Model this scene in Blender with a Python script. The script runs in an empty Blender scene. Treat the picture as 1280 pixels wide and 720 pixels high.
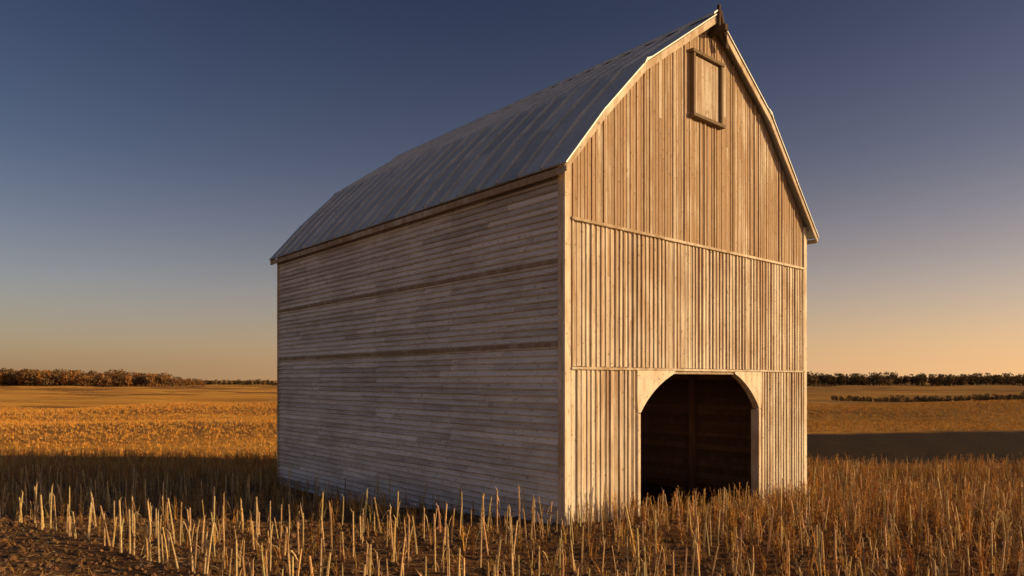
import bpy, math, random
import numpy as np
from mathutils import Vector
random.seed(7); rng=np.random.default_rng(7)
sc=bpy.context.scene
sc.view_settings.view_transform='Standard'
sc.view_settings.look='None'
sc.view_settings.exposure=0
# ------------------------------------------------------------ constants
CAMZ=3.0
W=10.72; D=15.15
BX,BY=1.137,15.0
ANG=math.atan2(.657,.754)
AX=(math.cos(ANG),math.sin(ANG)); AY=(-math.sin(ANG),math.cos(ANG))
def to_local(x,y):
    dx=x-BX; dy=y-BY
    return dx*AX[0]+dy*AX[1], dx*AY[0]+dy*AY[1]
def sst(a,b,v):
    t=np.clip((v-a)/(b-a),0,1); return t*t*(3-2*t)
def gz(x,y):
    x=np.asarray(x,float); y=np.asarray(y,float)
    z=-0.12-0.80*sst(14,24,y)-0.65*sst(26,90,y)
    r=sst(34,110,y)
    z=z+r*(0.55*np.sin(x*0.021+y*0.046+1.0)+0.45*np.sin(x*0.085-y*0.071+2.2)+0.25*np.sin(x*0.017+y*0.125)+0.16*np.sin(x*.19+y*.11))
    z=z+0.03*np.sin(x*1.3+y*.9)*np.sin(y*1.7-x*.5)+0.02*np.sin(x*3.1)*np.sin(y*2.7+1)
    return z
# ------------------------------------------------------------ material helpers
def mat(name):
    m=bpy.data.materials.new(name); m.use_nodes=True
    nt=m.node_tree
    return m,nt,nt.nodes['Principled BSDF']
def N(nt,t,**k):
    n=nt.nodes.new(t)
    return n
def L(nt,a,b): nt.links.new(a,b)
def mapping(nt,src,scale):
    m=N(nt,'ShaderNodeMapping'); m.inputs['Scale'].default_value=scale
    L(nt,src,m.inputs['Vector']); return m.outputs[0]
def noise(nt,vec,scale,detail=4,rough=.6):
    n=N(nt,'ShaderNodeTexNoise'); n.inputs['Scale'].default_value=scale
    n.inputs['Detail'].default_value=detail; n.inputs['Roughness'].default_value=rough
    L(nt,vec,n.inputs['Vector']); return n.outputs['Fac']
def ramp(nt,fac,stops):
    r=N(nt,'ShaderNodeValToRGB'); e=r.color_ramp.elements
    while len(e)<len(stops): e.new(0.5)
    for i,(p,c) in enumerate(stops):
        e[i].position=p
        e[i].color=(c,c,c,1) if not hasattr(c,'__len__') else (*c,1)
    L(nt,fac,r.inputs[0]); return r.outputs[0]
def math_(nt,op,a,b=None,clamp=False):
    n=N(nt,'ShaderNodeMath'); n.operation=op; n.use_clamp=clamp
    for i,v in enumerate((a,b)):
        if v is None: continue
        if isinstance(v,(int,float)): n.inputs[i].default_value=v
        else: L(nt,v,n.inputs[i])
    return n.outputs[0]
def mix(nt,fac,a,b,blend='MIX'):
    n=N(nt,'ShaderNodeMix'); n.data_type='RGBA'; n.blend_type=blend
    if isinstance(fac,(int,float)): n.inputs[0].default_value=fac
    else: L(nt,fac,n.inputs[0])
    for i,v in ((6,a),(7,b)):
        if isinstance(v,tuple): n.inputs[i].default_value=(*v,1)
        else: L(nt,v,n.inputs[i])
    return n.outputs[2]
def bump(nt,h,bsdf,strength=.3,dist=.02):
    b=N(nt,'ShaderNodeBump'); b.inputs['Strength'].default_value=strength; b.inputs['Distance'].default_value=dist
    L(nt,h,b.inputs['Height']); L(nt,b.outputs[0],bsdf.inputs['Normal'])

def wood_mat(name,grain,paint,bare,dark,fine_amt=.55,thr=(.62,.86)):
    m,nt,p=mat(name)
    tc=N(nt,'ShaderNodeTexCoord').outputs['Object']
    at=N(nt,'ShaderNodeAttribute'); at.attribute_name='tint'
    sep=N(nt,'ShaderNodeSeparateColor'); L(nt,at.outputs['Color'],sep.inputs[0])
    off=N(nt,'ShaderNodeVectorMath'); off.operation='SCALE'; L(nt,at.outputs['Color'],off.inputs[0]); off.inputs['Scale'].default_value=17
    ad=N(nt,'ShaderNodeVectorMath'); ad.operation='ADD'; L(nt,tc,ad.inputs[0]); L(nt,off.outputs[0],ad.inputs[1])
    v=mapping(nt,ad.outputs[0],grain)
    g1=noise(nt,v,1.0,5,.65)
    g2=noise(nt,v,4.0,4,.7)
    spots=noise(nt,ad.outputs[0],9,2,.6)
    big=noise(nt,tc,.45,3,.6)
    wear=math_(nt,'ADD',math_(nt,'MULTIPLY',sep.outputs[1],.30),math_(nt,'MULTIPLY',big,.50))
    wear=math_(nt,'ADD',wear,math_(nt,'MULTIPLY',g1,.75))
    mask=ramp(nt,wear,[(thr[0],0),(thr[1],1)])
    col=mix(nt,mask,paint,bare)
    fine=ramp(nt,g2,[(.32,1),(.47,0)])
    col=mix(nt,math_(nt,'MULTIPLY',fine,fine_amt),col,dark)
    col=mix(nt,math_(nt,'MULTIPLY',ramp(nt,spots,[(.64,0),(.70,1)]),.55),col,dark)
    tv=N(nt,'ShaderNodeCombineColor')
    for i in range(3): L(nt,sep.outputs[0],tv.inputs[i])
    col=mix(nt,1.0,col,tv.outputs[0],'MULTIPLY')
    L(nt,col,p.inputs['Base Color']); p.inputs['Roughness'].default_value=.85
    p.inputs['Specular IOR Level'].default_value=.2
    bump(nt,g2,p,.6,.007)
    return m
M_front=wood_mat('weathered_vertical_boards',(9,9,.9),(.75,.68,.56),(.44,.31,.20),(.14,.09,.06))
M_side=wood_mat('weathered_clapboard',(9,.9,9),(.76,.74,.70),(.47,.42,.37),(.16,.14,.115),.5,(.68,.97))
M_trim=wood_mat('weathered_trim',(4,4,1),(.78,.70,.57),(.45,.33,.21),(.16,.11,.07))
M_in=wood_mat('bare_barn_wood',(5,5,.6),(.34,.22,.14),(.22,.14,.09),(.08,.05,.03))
m,nt,p=mat('galvanised_roof'); M_roof=m
tc=N(nt,'ShaderNodeTexCoord').outputs['Object']
at=N(nt,'ShaderNodeAttribute'); at.attribute_name='tint'
sep=N(nt,'ShaderNodeSeparateColor'); L(nt,at.outputs['Color'],sep.inputs[0])
n1=noise(nt,mapping(nt,tc,(.6,2.5,.6)),1.5,6,.65); n2=noise(nt,tc,7,4,.6)
col=mix(nt,ramp(nt,n1,[(.35,0),(.7,1)]),(.38,.42,.42),(.56,.58,.56))
col=mix(nt,math_(nt,'MULTIPLY',ramp(nt,n2,[(.56,0),(.72,1)]),.35),col,(.26,.19,.14))
tv=N(nt,'ShaderNodeCombineColor')
for i in range(3): L(nt,sep.outputs[0],tv.inputs[i])
col=mix(nt,1.0,col,tv.outputs[0],'MULTIPLY')
L(nt,col,p.inputs['Base Color']); p.inputs['Metallic'].default_value=.3
L(nt,ramp(nt,n1,[(.2,.42),(.8,.62)]),p.inputs['Roughness'])
bump(nt,n1,p,.15,.02)
# ------------------------------------------------------------ mesh builder
class MB:
    def __init__(s): s.v=[];s.f=[];s.c=[]
    def hexa(s,pts,tint=(1,.3,.5)):
        b=len(s.v); s.v+=pts; s.c+=[(*tint,1)]*8
        s.f+=[(b,b+3,b+2,b+1),(b+4,b+5,b+6,b+7),(b,b+1,b+5,b+4),(b+1,b+2,b+6,b+5),(b+2,b+3,b+7,b+6),(b+3,b,b+4,b+7)]
    def box(s,x0,x1,y0,y1,z0,z1,tint=(1,.3,.5)):
        s.hexa([(x0,y0,z0),(x1,y0,z0),(x1,y1,z0),(x0,y1,z0),(x0,y0,z1),(x1,y0,z1),(x1,y1,z1),(x0,y1,z1)],tint)
    def prism(s,poly,y0,y1,tint=(1,.3,.5)):
        b=len(s.v);n=len(poly)
        s.v+=[(x,y0,z) for x,z in poly]+[(x,y1,z) for x,z in poly]; s.c+=[(*tint,1)]*(2*n)
        s.f.append(tuple(range(b,b+n))); s.f.append(tuple(range(b+2*n-1,b+n-1,-1)))
        for i in range(n):
            j=(i+1)%n; s.f.append((b+i,b+n+i,b+n+j,b+j))
    def beam(s,a,b_,w,h,tint=(1,.3,.5)):
        a=Vector(a);b_=Vector(b_);d=(b_-a).normalized()
        u=d.cross(Vector((0,0,1)))
        if u.length<.01:u=Vector((1,0,0))
        u.normalize();t=u.cross(d)
        P=[]
        for q in (a,b_):
            for (i,j) in ((-1,-1),(1,-1),(1,1),(-1,1)):
                P.append(tuple(q+u*i*w/2+t*j*h/2))
        s.hexa(P,tint)
    def obj(s,name,m,parent=None,bev=0):
        me=bpy.data.meshes.new(name); me.from_pydata(s.v,[],s.f)
        ca=me.color_attributes.new('tint','FLOAT_COLOR','POINT')
        ca.data.foreach_set('color',np.array(s.c,dtype=np.float32).ravel())
        me.materials.append(m); me.validate(); me.update()
        o=bpy.data.objects.new(name,me); sc.collection.objects.link(o)
        import bmesh
        bm=bmesh.new(); bm.from_mesh(me); bmesh.ops.recalc_face_normals(bm,faces=bm.faces); bm.to_mesh(me); bm.free()
        if bev:
            md=o.modifiers.new('bev','BEVEL'); md.width=bev; md.segments=1; md.limit_method='ANGLE'
        if parent: o.parent=parent
        return o
def rt(lo=.8,hi=1.05,w=None):
    return (random.uniform(lo,hi), random.random() if w is None else min(1,max(0,random.gauss(w,.22))), random.random())
# ------------------------------------------------------------ BARN
barn=bpy.data.objects.new('weathered_wooden_barn',None); sc.collection.objects.link(barn)
barn.location=(BX,BY,0); barn.rotation_euler=(0,0,ANG)
PROF=[(-.25,7.55),(1.0,9.02),(2.45,10.50),(5.42,12.62),(8.18,10.66),(11.12,7.50)]
NS=len(PROF)-1
IP=3
K1,PK,K2=PROF[2][0],PROF[3][0],PROF[4][0]
def rz(x):
    return float(np.interp(x,[p[0] for p in PROF],[p[1] for p in PROF]))
BELT=6.5; DL=3.27
DX0,DX1,DT=2.465,7.85,3.17
ZB=-1.4
fr=MB(); bat=MB(); bk=MB()
def wallboards(mb,x0,x1,zlo,zhi,pitch,wear,yf,gap=.008,lo=.80):
    x=x0
    while x<x1-.02:
        w=pitch*random.uniform(.85,1.15)
        xe=min(x+w,x1)
        if x1-xe<pitch*.4: xe=x1
        a=x+gap*random.uniform(.3,1.3); b=xe-gap*random.uniform(.3,1.3)
        o=random.uniform(0,.018)
        bl=zlo; bh0=zhi(a) if callable(zhi) else zhi; bh1=zhi(b) if callable(zhi) else zhi
        cuts=[]
        if bh0-bl>2.4 and random.random()<.3: cuts=[bl+random.uniform(.3,.7)*(bh0-bl)]
        seg=[bl+random.uniform(-.012,.012)]+cuts+[None]
        for k in range(len(seg)-1):
            z0=seg[k]+(.004 if k else 0); z1=seg[k+1]
            t0=bh0 if z1 is None else z1-.004; t1=bh1 if z1 is None else z1-.004
            mb.hexa([(a,yf-o-.025,z0),(b,yf-o-.025,z0),(b,yf,z0),(a,yf,z0),(a,yf-o-.025,t0),(b,yf-o-.025,t1),(b,yf,t1),(a,yf,t0)],rt(lo,1.05,wear))
        x=xe
def battens(mb,x0,x1,zlo,zhi,pitch,wear,yf,skip=.06):
    x=x0+pitch
    while x<x1-.05:
        if random.random()>skip:
            w=random.uniform(.020,.032); d=random.uniform(.036,.055); t=rt(.9,1.12,wear)
            xx=x+random.uniform(-.015,.015)
            z1=zhi(xx) if callable(zhi) else zhi
            cut=zlo
            lean=random.uniform(-.006,.006)
            mb.hexa([(xx-w,yf-d,cut),(xx+w,yf-d,cut),(xx+w,yf,cut),(xx-w,yf,cut),(xx-w+lean,yf-d,z1),(xx+w+lean,yf-d,z1),(xx+w+lean,yf,z1),(xx-w+lean,yf,z1)],t)
        x+=pitch
top=lambda x: rz(x)-.09
for a,b in ((0.02,1.0),(1.0,K1),(K1,PK),(PK,K2),(K2,W-.02)):
    wallboards(fr,a,b,BELT+.03,top,.115,.85,0,.013,lo=.80)
    battens(bat,a,b,BELT+.03,lambda x:top(x)-.02,.23,.7,-.012,.65)
wallboards(fr,0.02,W-.02,DL+.03,BELT-.03,.16,.34,0)
battens(bat,0.02,W-.02,DL+.03,BELT-.03,.160,.25,-.02,.05)
wallboards(fr,0.02,DX0,ZB,DL-.03,.16,.22,0); battens(bat,0.02,DX0-.1,ZB,DL-.03,.160,.2,-.02,.04)
wallboards(fr,DX1,W-.02,ZB,DL-.03,.16,.22,0); battens(bat,DX1+.12,W-.02,ZB,DL-.03,.160,.2,-.02,.04)
wallboards(fr,DX0,DX1,DT,DL-.03,.16,.3,0)
fr.obj('front_boards',M_front,barn); bat.obj('front_battens',M_front,barn)
roofpoly=[(W-.05,rz(W-.05)-.11)]+[(x,z-.11) for x,z in PROF[NS-1:0:-1]]+[(.05,rz(.05)-.11)]
bk.prism([(0.05,ZB),(DX0-.01,ZB),(DX0-.01,DL),(0.05,DL)],.002,.06,(.8,.8,.3))
bk.prism([(DX1+.01,ZB),(W-.05,ZB),(W-.05,DL),(DX1+.01,DL)],.002,.06,(.8,.8,.3))
bk.prism([(DX0-.01,DT+.01),(DX1+.01,DT+.01),(DX1+.01,DL),(DX0-.01,DL)],.002,.06,(.8,.8,.3))
bk.prism([(0.05,DL),(W-.05,DL)]+roofpoly,.002,.06,(.8,.8,.3))
wb=MB()
for a,b in ((0.02,1.0),(1.0,K1),(K1,PK),(PK,K2),(K2,W-.02)):
    wallboards(wb,a,b,ZB,top,.2,.5,D+.03)
wb.obj('back_boards',M_front,barn)
bk.prism([(0.05,ZB),(W-.05,ZB)]+roofpoly,D-.07,D-.0,(.8,.8,.3))
bk.box(.03,.08,.062,D-.072,ZB,rz(0)-.2,(.8,.8,.3)); bk.box(W-.08,W-.03,.062,D-.072,ZB,rz(W)-.2,(.8,.8,.3))
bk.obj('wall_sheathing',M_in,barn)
# side clapboards
sd=MB()
def claps(side):
    z=ZB; x=0 if side<0 else W
    ztop=rz(x)-.12
    ends=[D*.27,D*.52,D*.77]
    while z<ztop:
        h=.150*random.uniform(.96,1.04)
        y=.02
        course=random.uniform(.93,1.03)
        while y<D-.03:
            ln=random.uniform(1.2,4.6)
            ye=min(y+ln,D-.02)
            for e in ends:
                if abs(ye-e)<.9 and random.random()<.6: ye=e+random.uniform(-.02,.02)
            if ye<=y+.3: ye=min(y+ln,D-.02)
            if D-ye<.8: ye=D-.02
            t=rt(.86,1.05,.42); t=(t[0]*course*(.8 if random.random()<.05 else 1),t[1],t[2])
            ob=.078+random.uniform(-.008,.012); ot=.004
            dz0=random.uniform(-.007,.007); dz1=dz0+random.uniform(-.010,.010)
            zt=min(z+h+.006,ztop+.02)
            s=side; g=.005
            sd.hexa([(x+s*ob,y+g,z+.03+dz0),(x+s*ob,ye-g,z+.03+dz1),(x,ye-g,z+.03+dz1),(x,y+g,z+.03+dz0),
                     (x+s*ot,y+g,zt),(x+s*ot,ye-g,zt),(x,ye-g,zt),(x,y+g,zt)],t)
            sd.hexa([(x+s*ob*.72,y+g,z+dz0),(x+s*ob*.72,ye-g,z+dz1),(x,ye-g,z+dz1),(x,y+g,z+dz0),
                     (x+s*ob,y+g,z+.0298+dz0),(x+s*ob,ye-g,z+.0298+dz1),(x,ye-g,z+.0298+dz1),(x,y+g,z+.0298+dz0)],t)
            y=ye
        z+=h
claps(-1); claps(1)
sd.obj('side_clapboards',M_side,barn)
# trims
tr=MB()
tr.box(-.075,.11,-.075,-.002,ZB,rz(0)-.12,(1.0,.15,.2))
tr.box(-.095,-.001,0.0,.12,ZB,rz(0)-.14,(.95,.4,.3))
tr.box(W-.11,W+.075,-.075,-.002,ZB,rz(W)-.12,(1.0,.15,.7))
tr.box(W+.001,W+.095,0.0,.12,ZB,rz(W)-.14,(.9,.3,.3))
for x in (-.095,W+.001): tr.box(x,x+.094,D-.12,D,ZB,rz(0 if x<0 else W)-.14,(.85,.5,.9))
def belt(x0,x1,z,d=.12,h=.045):
    x=x0
    while x<x1-.01:
        e=min(x+random.uniform(3,4.2),x1)
        if x1-e<1:e=x1
        j=random.uniform(-.008,.008)
        tr.box(x+.003,e-.003,-d,-.002,z-h+j,z+.02+j,rt(.75,.95,.5)); x=e
belt(.112,W-.112,BELT); belt(.112,W-.112,DL,.11,.04)
for z in (5.58,3.77):
    for (a,b) in ((.13,4.2),(4.2,8.4),(8.4,12.1),(12.1,D-.13)):
        j=random.uniform(-.01,.01)
        tr.box(-.10,-.003,a+.004,b-.004,z-.045+j,z+.045+j,(.62,.75,random.random()))
tr.box(DX0-.10,DX0,-.095,.10,ZB,2.20,(1.02,.2,.4)); tr.box(DX1,DX1+.12,-.095,.16,ZB,2.16,(1.02,.2,.6))
tr.box(3.84,6.57,-.065,.10,DT-.02,DT+.03,(.7,.6,.1))
def bracket(xa,za,xb,zb,xo,side):
    out=[]
    for i in range(9):
        t=i/8*math.pi/2; k=i/8
        x=xb+(xa-xb)*math.cos(t); z=za+(zb-za)*math.sin(t)
        cx=xa+(xb-xa)*k; cz=za+(zb-za)*k
        out.append((x*.38+cx*.62, z*.38+cz*.62))
    poly=out+[(xb,DL-.045),(xo,DL-.045),(xo,za+.25),(xa-(.10 if side<0 else -.12),za)]
    tr.prism(poly,-.102,.09,(1.04,.12,.33 if side<0 else .77))
bracket(DX0,2.22,3.83,DT,DX0-.13,-1)
bracket(DX1,2.18,6.58,DT,DX1+.15,1)
hx0,hx1,hz0,hz1=4.54,5.90,9.86,11.42
hd=MB()
x=hx0+.1
while x<hx1-.11:
    e=min(x+.17,hx1-.1)
    if hx1-.1-e<.05:e=hx1-.1
    hd.box(x+.004,e-.004,-.085,-.04,hz0+.02,hz1-.02,rt(.80,.90,.4)); x=e
hd.obj('loft_door',M_front,barn)
lf=MB()
lf.box(hx0,hx0+.085,-.16,-.03,hz0,hz1,(.42,.9,.1)); lf.box(hx1-.085,hx1,-.16,-.03,hz0,hz1,(.42,.9,.3))
lf.box(hx0-.05,hx1+.05,-.18,-.03,hz1+.002,hz1+.09,(.42,.9,.5)); lf.box(hx0-.05,hx1+.05,-.20,-.03,hz0-.09,hz0-.002,(.42,.9,.9))
lf.obj('loft_door_frame',M_trim,barn,.006)
YF=-.28; YR=D+.30
for yy in (YF,YR-.035):
    for i in range(NS):
        (xa,za),(xb,zb)=PROF[i],PROF[i+1]
        n=Vector((-(zb-za),xb-xa)).normalized()
        d=.17
        def off(p,k): return (p[0]-n[0]*k,p[1]-n[1]*k)
        q=[off((xa,za),.012),off((xb,zb),.012),(xb,zb-d*1.25) if i<NS-1 else (xb-.02,zb-.16),(xa,za-d*1.25) if i>0 else (xa+.02,za-.16)]
        tr.prism(q,yy+ (.002 if i%2 else 0),yy+.035,(.98,.4,.1*i+.2))
tr.box(-.25,-.215,YF+.04,YR-.04,7.36,7.51,(.7,.6,.2)); tr.box(11.07,11.105,YF+.04,YR-.04,7.34,7.47,(.7,.6,.4))
tr.obj('trim_boards',M_trim,barn,.005)
# roof sheets
rf=MB(); rb=MB()
pitch=.74
ny=int((YR-YF)/pitch); pw=(YR-YF+.06)/ny
for i in range(NS):
    (xa,za),(xb,zb)=PROF[i],PROF[i+1]
    dx,dz=xb-xa,zb-za; n=Vector((-dz,dx)).normalized()
    parts=[(0,.52),(.5,1)] if i in(NS-1,) else [(0,1)]
    for j in range(ny):
        y0=YF-.03+j*pw; y1=y0+pw
        for k,(s,e) in enumerate(parts):
            lift=(.012 if ((k==1) == (i<IP) and len(parts)==2) else 0)+random.uniform(0,.006)
            th=.03
            A=(xa+dx*s,za+dz*s); B=(xa+dx*e,za+dz*e)
            ax,az=A[0]+n[0]*lift,A[1]+n[1]*lift; bx,bz=B[0]+n[0]*lift,B[1]+n[1]*lift
            l2=lift+th
            cx,cz=A[0]+n[0]*l2,A[1]+n[1]*l2; ex,ez=B[0]+n[0]*l2,B[1]+n[1]*l2
            rf.hexa([(ax,y0,az),(bx,y0,bz),(bx,y1,bz),(ax,y1,az),(cx,y0,cz),(ex,y0,ez),(ex,y1,ez),(cx,y1,cz)],rt(.76,1.06))
        if j>0:
            P=[]
            for o_ in (.03,.10):
                for (px,pz) in ((xa,za),(xb,zb)):
                    P.append((px+n[0]*o_,pz+n[1]*o_))
            (a0,b0,a1,b1)=P
            w=.026
            rb.hexa([(a0[0],y0-w,a0[1]),(b0[0],y0-w,b0[1]),(b0[0],y0+w,b0[1]),(a0[0],y0+w,a0[1]),
                     (a1[0],y0-w*.6,a1[1]),(b1[0],y0-w*.6,b1[1]),(b1[0],y0+w*.6,b1[1]),(a1[0],y0+w*.6,a1[1])],(.98,.3,.3))
px,pz=PROF[IP]
rb.prism([(px-.22,pz-.08),(px,pz+.105),(px+.22,pz-.10),(px+.22,pz-.04),(px,pz+.135),(px-.22,pz-.02)],YF-.05,YR+.05,(1.1,.3,.3))
for i in (2,4):
    kx,kz=PROF[i]; sgn=1 if i==2 else -1
    rb.prism([(kx-sgn*.12,kz-.09),(kx-sgn*.02,kz+.075),(kx+sgn*.16,kz+.16),(kx+sgn*.16,kz+.125),(kx,kz+.04),(kx-sgn*.09,kz-.09)],YF-.04,YR+.04,(1.0,.3,.3))
rf.obj('roof_sheets',M_roof,barn); rb.obj('roof_seams',M_roof,barn)
ht=MB()
ht.box(PK-.06,PK+.08,-.55,-.04,12.12,12.28,(.35,.9,.2))
ht.box(PK-.03,PK+.05,-.36,-.285,12.30,12.86,(.35,.9,.2))
ht.beam((PK+.06,-.33,12.72),(PK+.42,-.31,11.82),.07,.10,(.3,.95,.6))
ht.beam((PK+.01,-.53,12.12),(PK+.03,-.53,11.77),.035,.035,(.3,.95,.6))
ht.box(PK-.03,PK+.06,-.56,-.49,11.64,11.78,(.25,.9,.4))
ht.obj('hay_track_beam',M_in,barn,.004)
# interior frame
inn=MB()
for x in (.2,3.6,7.1,W-.3):
    for y in (.25,3.9,7.6,11.3,14.8):
        if y<.3 and DX0-.1<x<DX1+.1: continue
        inn.box(x-.1,x+.1,y-.1,y+.1,ZB,3.3,rt(.8,1.1))
for y in (3.9,7.6,11.3):
    inn.box(.1,W-.1,y-.12,y+.12,3.302,3.55,rt(.8,1.1))
    for x in (3.6,7.1): 
        inn.beam((x,y-.0,2.4),(x+.85,y,3.28),.09,.12,rt()); inn.beam((x,y,2.4),(x-.85,y,3.28),.09,.12,rt())
y=.1
while y<D-.1:
    inn.box(.1,W-.1,y+.003,y+.2,3.552,3.60,rt(.7,1.1)); y+=.2
for z in (.9,2.1):
    inn.box(W-.16,W-.085,.1,D-.1,z,z+.12,rt()); inn.box(.085,.16,.1,D-.1,z,z+.12,rt())
z=-1.3
while z<3.2:
    inn.box(W-.1201,W-.082,.1,D-.1,z+.004,z+.2,rt(.6,1.3)); z+=.205
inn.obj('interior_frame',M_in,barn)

# ------------------------------------------------------------ GROUND
def axis(lo,hi,near_lo,near_hi,step,grow):
    v=list(np.arange(near_lo,near_hi,step)); s=step;x=near_hi
    while x<hi: v.append(x); s*=grow; x+=s
    v.append(hi); s=step;x=near_lo-step;l=[]
    while x>lo: l.append(x); s*=grow; x-=s
    l.append(lo); return np.array(l[::-1]+v)
xs=axis(-5000,5000,-24,28,.3,1.035); ys=axis(-200,6000,6,40,.3,1.03)
X,Y=np.meshgrid(xs,ys); Z=gz(X,Y)
nx,nyy=len(xs),len(ys)
V=np.stack([X.ravel(),Y.ravel(),Z.ravel()],1)
i=np.arange(nx-1)[None,:]+np.arange(nyy-1)[:,None]*nx
F=np.stack([i,i+1,i+nx+1,i+nx],-1).reshape(-1,4)
def npmesh(name,V,F,m,col=None,smooth=False):
    me=bpy.data.meshes.new(name); k=F.shape[1]
    me.vertices.add(len(V)); me.vertices.foreach_set('co',V.astype(np.float32).ravel())
    me.loops.add(F.size); me.loops.foreach_set('vertex_index',F.astype(np.int32).ravel())
    me.polygons.add(len(F)); me.polygons.foreach_set('loop_start',(np.arange(len(F))*k).astype(np.int32))
    try: me.polygons.foreach_set('loop_total',np.full(len(F),k,dtype=np.int32))
    except Exception: pass
    me.polygons.foreach_set('use_smooth',np.full(len(F),smooth))
    if col is not None:
        ca=me.color_attributes.new('tint','FLOAT_COLOR','POINT')
        c=np.ones((len(V),4),np.float32); c[:,:3]=col; ca.data.foreach_set('color',c.ravel())
    me.materials.append(m); me.update(); me.validate()
    o=bpy.data.objects.new(name,me); sc.collection.objects.link(o); return o
m,nt,p=mat('field_soil_and_stubble')
tc=N(nt,'ShaderNodeTexCoord').outputs['Object']
sx=N(nt,'ShaderNodeSeparateXYZ'); L(nt,tc,sx.inputs[0]); PX,PY=sx.outputs[0],sx.outputs[1]
nA=noise(nt,tc,1.2,6,.65); nB=noise(nt,tc,14,5,.7); nS=noise(nt,mapping(nt,tc,(.02,.16,1)),1,5,.65); nShadow=noise(nt,mapping(nt,tc,(.006,.040,1)),1,4,.55)
soil=mix(nt,ramp(nt,nB,[(.3,0),(.7,1)]),(.075,.036,.016),(.30,.15,.06))
soil=mix(nt,ramp(nt,nA,[(.45,0),(.75,.6)]),soil,(.38,.20,.08))
gold=mix(nt,ramp(nt,nS,[(.36,0),(.62,1)]),(.62,.27,.045),(.95,.50,.085))
gold=mix(nt,ramp(nt,nShadow,[(.47,0),(.55,.85)]),gold,(.27,.13,.035))  # stretched noise paints shadow bands into the golden field colour
gold=mix(nt,math_(nt,'MULTIPLY',ramp(nt,nB,[(.35,1),(.6,0)]),.3),gold,(.20,.11,.035))
s4=N(nt,'ShaderNodeMapRange'); s4.inputs[1].default_value=10;s4.inputs[2].default_value=40; L(nt,PX,s4.inputs[0])
gold=mix(nt,math_(nt,'MULTIPLY',s4.outputs[0],.6),gold,mix(nt,nS,(.15,.09,.028),(.42,.22,.05)))
wob=math_(nt,'ADD',PY,math_(nt,'MULTIPLY',math_(nt,'SUBTRACT',noise(nt,tc,.12,3),.5),9))
fz=N(nt,'ShaderNodeMapRange'); fz.inputs[1].default_value=26; fz.inputs[2].default_value=33; L(nt,wob,fz.inputs[0])
col=mix(nt,fz.outputs[0],soil,gold)
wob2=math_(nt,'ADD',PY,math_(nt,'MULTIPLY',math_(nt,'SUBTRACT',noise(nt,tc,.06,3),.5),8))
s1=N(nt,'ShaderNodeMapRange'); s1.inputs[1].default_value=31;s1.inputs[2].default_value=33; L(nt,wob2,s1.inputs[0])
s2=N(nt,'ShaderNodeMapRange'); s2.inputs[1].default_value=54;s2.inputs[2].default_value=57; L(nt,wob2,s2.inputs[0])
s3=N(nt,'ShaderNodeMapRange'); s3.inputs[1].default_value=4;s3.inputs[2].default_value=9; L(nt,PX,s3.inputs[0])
shadow_band=math_(nt,'MULTIPLY',math_(nt,'SUBTRACT',s1.outputs[0],s2.outputs[0]),s3.outputs[0])
col=mix(nt,math_(nt,'MULTIPLY',shadow_band,.97),col,mix(nt,nB,(.012,.008,.005),(.045,.028,.016)))  # shadow strip painted into the ground colour across the right field
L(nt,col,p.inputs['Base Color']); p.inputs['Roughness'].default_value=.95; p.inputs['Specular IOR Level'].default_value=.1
hb=math_(nt,'ADD',nB,math_(nt,'MULTIPLY',nA,1.5)); bump(nt,hb,p,1.0,.09)
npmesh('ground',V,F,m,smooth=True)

# ------------------------------------------------------------ vegetation
def veg_mat(name,trans=.3):
    m,nt,p=mat(name)
    at=N(nt,'ShaderNodeAttribute'); at.attribute_name='tint'
    tc=N(nt,'ShaderNodeTexCoord').outputs['Object']
    nz=ramp(nt,noise(nt,tc,25,2,.6),[(.3,.65),(.7,1.15)])
    col=mix(nt,1.0,at.outputs['Color'],nz,'MULTIPLY')
    L(nt,col,p.inputs['Base Color']); p.inputs['Roughness'].default_value=.75; p.inputs['Specular IOR Level'].default_value=.25
    tb=N(nt,'ShaderNodeBsdfTranslucent'); L(nt,col,tb.inputs[0])
    mx=N(nt,'ShaderNodeMixShader'); mx.inputs[0].default_value=trans
    out=nt.nodes['Material Output']
    L(nt,p.outputs[0],mx.inputs[1]); L(nt,tb.outputs[0],mx.inputs[2]); L(nt,mx.outputs[0],out.inputs[0])
    return m
M_veg=veg_mat('dry_crop',.22)
def tube(r0,r1,pts,k=4):
    V=[];F=[];n=len(pts)
    for i,q in enumerate(pts):
        r=r0+(r1-r0)*i/(n-1)
        for a in range(k):
            t=2*math.pi*a/k; V.append((q[0]+r*math.cos(t),q[1]+r*math.sin(t),q[2]))
    for i in range(n-1):
        for a in range(k):
            b=(a+1)%k; F.append((i*k+a,i*k+b,(i+1)*k+b,(i+1)*k+a))
    return V,F
def strip(o,d,ln,w,up,droop,n=4):
    V=[];F=[];d=np.array(d)/np.linalg.norm(d); s=np.array([-d[1],d[0],0])
    for i in range(n+1):
        t=i/n; c=np.array(o)+d*ln*t+np.array([0,0,up*t-droop*t*t]); ww=w*(1-t*.85)
        tw=random.uniform(-.3,.3)*w
        V.append(tuple(c+s*ww/2+np.array([0,0,tw]))); V.append(tuple(c-s*ww/2))
    for i in range(n): F.append((2*i,2*i+1,2*i+3,2*i+2))
    return V,F
class T:
    def __init__(s): s.V=[];s.F=[];s.C=[]
    def add(s,vf,c):
        b=len(s.V); s.V+=vf[0]; s.F+=[tuple(i+b for i in f) for f in vf[1]]; s.C+=[c]*len(vf[0])
    def arr(s): return np.array(s.V,float),np.array(s.F,int),np.array(s.C,float)
PALE=(.78,.57,.29); STR=(.70,.42,.14); BRN=(.38,.18,.06); GLD=(.76,.41,.09)
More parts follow.
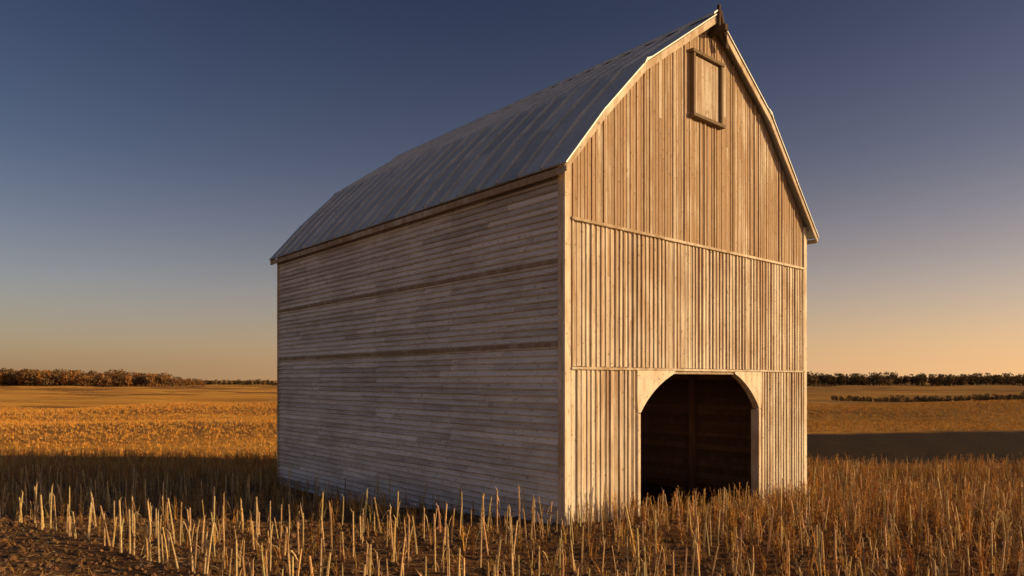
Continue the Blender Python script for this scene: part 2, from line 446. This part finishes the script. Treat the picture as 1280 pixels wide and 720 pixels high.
def corn():
    t=T(); h=random.uniform(.45,1.0); bx,by=random.uniform(-.05,.05),random.uniform(-.05,.05)
    pts=[(bx*(z**1.5),by*(z**1.5),z*h) for z in (0,.33,.66,1)]
    t.add(tube(.020,.013,pts,5),PALE)
    for q in pts[1:3]:
        t.add(tube(.020,.020,[(q[0],q[1],q[2]-.012),(q[0],q[1],q[2]+.012)],5),STR)
    for _ in range(random.choice((0,1,1,2,2,3))):
        a=random.uniform(0,6.28); z=random.uniform(.15,.9)*h
        t.add(strip((bx*.5,by*.5,z),(math.cos(a),math.sin(a),0),random.uniform(.08,.26),.035,random.uniform(.0,.2),random.uniform(.15,.45)),random.choice((STR,PALE,BRN)))
    a=random.uniform(0,6.28)
    t.add(strip((pts[-1][0],pts[-1][1],h-.02),(math.cos(a),math.sin(a),0),.05,.02,.08,.0,2),PALE)
    return t.arr()
def bush():
    t=T()
    for _ in range(random.randint(3,5)):
        a=random.uniform(0,6.28); h=random.uniform(.35,.78); l=random.uniform(.03,.14)
        ox,oy=random.uniform(-.05,.05),random.uniform(-.05,.05)
        pts=[(ox+math.cos(a)*l*z*z,oy+math.sin(a)*l*z*z,z*h) for z in (0,.5,1)]
        c=random.choice((STR,GLD,PALE,BRN))
        t.add(tube(.008,.005,pts,3),c)
        for _ in range(random.randint(3,5)):
            z=random.uniform(.35,1); b=random.uniform(0,6.28)
            t.add(strip((ox+math.cos(a)*l*z*z,oy+math.sin(a)*l*z*z,z*h),(math.cos(b),math.sin(b),0),random.uniform(.04,.13),random.uniform(.014,.030),random.uniform(-.03,.12),random.uniform(0,.14),2),random.choice((GLD,STR,BRN,c)))
    return t.arr()
def weed():
    t=T()
    for _ in range(random.randint(6,9)):
        a=random.uniform(0,6.28)
        t.add(strip((random.uniform(-.05,.05),random.uniform(-.05,.05),0),(math.cos(a),math.sin(a),0),random.uniform(.05,.22),.012,random.uniform(.12,.32),random.uniform(0,.15),2),random.choice((GLD,STR,BRN)))
    return t.arr()
TG=(.85,.42,.07); TG2=(.70,.33,.05)
def tuft():
    t=T()
    for _ in range(6):
        a=random.uniform(0,6.28)
        t.add(strip((random.uniform(-.15,.15),random.uniform(-.15,.15),0),(math.cos(a),math.sin(a),0),random.uniform(.02,.10),.05,random.uniform(.13,.26),0,1),random.choice((TG,TG2,STR)))
    return t.arr()
def litter():
    t=T(); a=random.uniform(0,6.28)
    t.add(strip((0,0,.012),(math.cos(a),math.sin(a),0),random.uniform(.08,.35),random.uniform(.01,.03),random.uniform(0,.06),random.uniform(0,.05),2),random.choice((PALE,STR,BRN,STR)))
    return t.arr()
def clod():
    t=T(); V=[];F=[]
    for k,(zz,r) in enumerate(((0,1),(.5,.85),(.85,.35))):
        for a in range(6):
            th=a*math.pi/3; rr=r*random.uniform(.75,1.2)*.045
            V.append((rr*math.cos(th),rr*math.sin(th)*.8,zz*.05*random.uniform(.8,1.2)))
    for k in range(2):
        for a in range(6):
            b=(a+1)%6; F.append((k*6+a,k*6+b,k*6+6+b,k*6+6+a))
    F.append((12,13,14,15)); F.append((12,15,16,17))
    t.add((V,F),(.24,.13,.06)); return t.arr()
def scatter(name,temps,P,scale,tintv,m,zoff=0,lean=.06):
    n=len(P); which=rng.integers(0,len(temps),n); Vs=[];Fs=[];Cs=[];base=0
    z=gz(P[:,0],P[:,1])+zoff
    for k,(tv,tf,tcx) in enumerate(temps):
        id=np.where(which==k)[0]
        if len(id)==0: continue
        a=rng.uniform(0,2*np.pi,len(id)); c,s=np.cos(a)[:,None],np.sin(a)[:,None]
        sc_=scale[id][:,None]
        lx=rng.normal(0,lean,len(id))[:,None]; ly=rng.normal(0,lean,len(id))[:,None]
        vz=tv[None,:,2]*sc_
        vx=(tv[None,:,0]*c-tv[None,:,1]*s)*sc_+lx*vz+P[id,0][:,None]
        vy=(tv[None,:,0]*s+tv[None,:,1]*c)*sc_+ly*vz+P[id,1][:,None]
        vz=vz+z[id][:,None]-.01
        Vs.append(np.stack([vx,vy,vz],-1).reshape(-1,3))
        Fs.append((tf[None]+ (np.arange(len(id))*len(tv))[:,None,None]+base).reshape(-1,4))
        base+=len(id)*len(tv)
        Cs.append((tcx[None]*tintv[id][:,None,:]).reshape(-1,3))
    return npmesh(name,np.concatenate(Vs),np.concatenate(Fs),m,np.concatenate(Cs))
def outside(P,mg=.15):
    lx,ly=to_local(P[:,0],P[:,1])
    return ~((lx>-mg)&(lx<W+mg)&(ly>-mg)&(ly<D+mg))
A=np.array([-10.6,15.3]); dirr=np.array([4.6,-3.4]); dirr/=np.linalg.norm(dirr); nrm=np.array([-dirr[1],dirr[0]])
def rowside(P): return (P-A)@nrm
def tv(n,lo=.7,hi=1.15):
    v=rng.uniform(lo,hi,(n,1)); return v*np.array([1,1,1])*(1+rng.normal(0,.05,(n,3)))
rows=[]
r=0.0
while r<24:
    s=np.arange(-30,34,.19); s=s+rng.uniform(-.07,.07,len(s))
    q=A+np.outer(s,dirr)+np.outer(r+rng.normal(0,.06,len(s)),nrm)
    keep=rng.uniform(0,1,len(s))<(.92 if r<.1 else .48)
    rows.append(q[keep]); r+=.76
P=np.concatenate(rows)
P=P[outside(P)&(P[:,1]>5)&(P[:,1]<27)&(np.abs(P[:,0])<P[:,1]*.95+3)]
shade=rng.uniform(0,1,len(P)); P=P[(shade<np.where(P[:,1]>15,.4,1))]
scatter('corn_stubble',[corn() for _ in range(14)],P,rng.uniform(.72,1.12,len(P)),tv(len(P),.65,1.15),M_veg,lean=.06)
def rnd(n,y0,y1,k=.95):
    y=np.sqrt(rng.uniform(y0*y0,y1*y1,n)); x=rng.uniform(-1,1,n)*(y*k+3); return np.stack([x,y],1)
P=rnd(20000,6,36)
rs=rowside(P)
xx=P[:,0]; yy_=P[:,1]
blend=sst(-1,6,xx)
dl=np.where(yy_<16,.14,np.where(yy_<24,.40,1.0)); dr=np.where(yy_>31,0,np.where(yy_<13,.5,.85))
patch=.55+.45*np.sin(xx*1.1+yy_*.7)*np.sin(yy_*1.3-xx*.6+1)+.3
dens=(dl*(1-blend)+dr*blend)*sst(-.2,.6,rs)*np.clip(patch,0.25,1)*1.15
P=P[outside(P)&(rng.uniform(0,1,len(P))<dens)]
t_=tv(len(P),.6,1.25)
scatter('dried_crop_plants',[bush() for _ in range(14)],P,rng.uniform(.55,1.02,len(P))*np.where(P[:,0]<1.5,.8,1.0),t_,M_veg)
P=rnd(8000,6,34); P=P[outside(P,.02)&(rng.uniform(0,1,len(P))<np.where(rowside(P)<0,.25,.8))]
scatter('dry_grass',[weed() for _ in range(10)],P,rng.uniform(.4,1.0,len(P)),tv(len(P),.6,1.1),M_veg)
P=np.concatenate([rnd(24000,7,22),np.stack([rng.uniform(-15,-3,9000),rng.uniform(8,15.5,9000)],1)])
scatter('straw_litter',[litter() for _ in range(20)],P,rng.uniform(.5,1.2,len(P)),tv(len(P),.5,1.05),M_veg,lean=.3)
P=rnd(9000,8,18)
scatter('soil_clods',[clod() for _ in range(10)],P,rng.uniform(.4,1.6,len(P)),tv(len(P),.5,1.2),M_veg,lean=.0)
P=rnd(40000,31,130,.8); P=P[outside(P)&~((P[:,0]>4)&(P[:,1]<57))]
scatter('field_stubble',[tuft() for _ in range(8)],P,rng.uniform(.5,1.0,len(P))*(.7+P[:,1]/130),tv(len(P),.7,1.15)*np.where(P[:,0:1]>5,.75,1.0),M_veg)

# ------------------------------------------------------------ distant trees
def tree_t():
    t=T(); h=random.uniform(7,11); cr=random.uniform(2,3.4)
    t.add(tube(.28,.1,[(0,0,0),(.1,0,h*.4),(0,.1,h*.85)],5),(.5,.4,.35))
    for _ in range(5):
        a=random.uniform(0,6.28); z=h*random.uniform(.3,.6)
        t.add(strip((0,0,z),(math.cos(a),math.sin(a),0),cr*.8,.18,h*.2,0,2),(.5,.4,.35))
    cl=[(random.gauss(0,cr*.42),random.gauss(0,cr*.42),h*random.uniform(.3,.92),random.uniform(.8,1.5)) for _ in range(11)]
    for (cx,cy,cz,r) in cl:
        for _ in range(20):
            v=np.array([random.gauss(0,1) for _ in range(3)]); v/=np.linalg.norm(v); v*=r*random.uniform(.5,1)
            c=np.array([cx,cy,cz])+v; s=random.uniform(.25,.55)
            u=np.array([random.gauss(0,1) for _ in range(3)]); w=np.array([random.gauss(0,1) for _ in range(3)])
            u=u/np.linalg.norm(u)*s; w=w/np.linalg.norm(w)*s
            k=random.uniform(.5,1.2)
            t.add(([tuple(c-u),tuple(c-w),tuple(c+u),tuple(c+w)],[(0,1,2,3)]),(1*k,1*k,1*k))
    return t.arr()
TT=[tree_t() for _ in range(7)]
M_tree=veg_mat('autumn_foliage',.2)
def trees(name,n,k0,k1,y0,y1,s0,s1,cols,prof=None):
    y=rng.uniform(y0,y1,n); k=rng.uniform(k0,k1,n); P=np.stack([k*y,y],1)
    s=rng.uniform(s0,s1,n)
    if prof is not None: s=s*prof(k)
    c=np.array(cols)[rng.integers(0,len(cols),n)]*rng.uniform(.7,1.2,(n,1))
    return scatter(name,TT,P,s,c,M_tree,zoff=-.3,lean=.03)
AUT=[(.42,.22,.08),(.30,.17,.07),(.46,.22,.06),(.24,.15,.07),(.20,.13,.06)]
DRK=[(.12,.08,.04),(.16,.10,.045),(.09,.07,.035),(.20,.12,.045)]
trees('distant_autumn_woodland',1300,-1.2,-.44,480,600,.95,1.25,AUT,lambda k:np.interp(k,[-1.2,-.75,-.56,-.50,-.44],[1.15,1.12,1.0,.75,.35]))
trees('distant_woodland',750,-.5,.1,560,640,.35,.6,DRK)
trees('distant_dark_woodland',1200,.3,1.2,520,640,.85,1.1,DRK,lambda k:np.interp(k,[.3,.42,.6,.75,1.2],[.9,1,.9,.95,1]))
trees('distant_hedgerow',420,.46,1.1,168,178,.13,.24,DRK)

# ------------------------------------------------------------ light
el=math.radians(13); az=math.radians(97)
sd_=Vector((math.sin(az)*math.cos(el),math.cos(az)*math.cos(el),math.sin(el)))
sun=bpy.data.lights.new('sun','SUN'); sun.energy=5.0; sun.angle=math.radians(.5); sun.color=(1,.66,.31)
so=bpy.data.objects.new('sun',sun); sc.collection.objects.link(so); so.rotation_euler=sd_.to_track_quat('Z','Y').to_euler()
so.location=(60,-10,30)
w=bpy.data.worlds.new('World'); sc.world=w; w.use_nodes=True; nt=w.node_tree
bg=nt.nodes['Background']
sky=N(nt,'ShaderNodeTexSky'); sky.sky_type='NISHITA'; sky.sun_disc=False
sky.sun_elevation=el; sky.sun_rotation=az; sky.air_density=1.0; sky.dust_density=2.0; sky.ozone_density=2.0
tc=N(nt,'ShaderNodeTexCoord').outputs['Generated']
sx=N(nt,'ShaderNodeSeparateXYZ'); L(nt,tc,sx.inputs[0])
zz=math_(nt,'MAXIMUM',sx.outputs[2],0.0)
tint=ramp(nt,zz,[(0,(1.0,.80,.72)),(.12,(.90,.80,.84)),(.28,(.54,.54,.66)),(.5,(.33,.32,.45)),(.8,(.8,.8,.9))])
c1=mix(nt,1.0,sky.outputs[0],tint,'MULTIPLY')
dn=N(nt,'ShaderNodeVectorMath'); dn.operation='DOT_PRODUCT'; L(nt,tc,dn.inputs[0]); dn.inputs[1].default_value=(sd_.x,sd_.y,0)
azf=math_(nt,'ADD',math_(nt,'MULTIPLY',dn.outputs['Value'],1.05),1.35)
azf=math_(nt,'ADD',azf,math_(nt,'MULTIPLY',math_(nt,'MAXIMUM',math_(nt,'MULTIPLY',sx.outputs[1],-1.0),0.0),2.2))  # extra glow behind the camera, added to fill the shaded side wall
fall=math_(nt,'POWER',2.718,math_(nt,'MULTIPLY',zz,-9.0))
amt=math_(nt,'MULTIPLY',fall,azf)
gl=N(nt,'ShaderNodeVectorMath'); gl.operation='SCALE'; gl.inputs[0].default_value=(4.9,2.75,1.25); L(nt,amt,gl.inputs['Scale'])
c2=mix(nt,1.0,c1,gl.outputs[0],'ADD')
L(nt,c2,bg.inputs[0]); bg.inputs[1].default_value=.088
# ------------------------------------------------------------ camera
cam=bpy.data.cameras.new('camera'); co=bpy.data.objects.new('camera',cam); sc.collection.objects.link(co)
co.location=(0,0,CAMZ); co.rotation_euler=(math.radians(90),0,0)
cam.sensor_width=36; cam.lens=24.5; cam.shift_y=115/1280; cam.clip_end=9000; cam.clip_start=.1
sc.camera=co
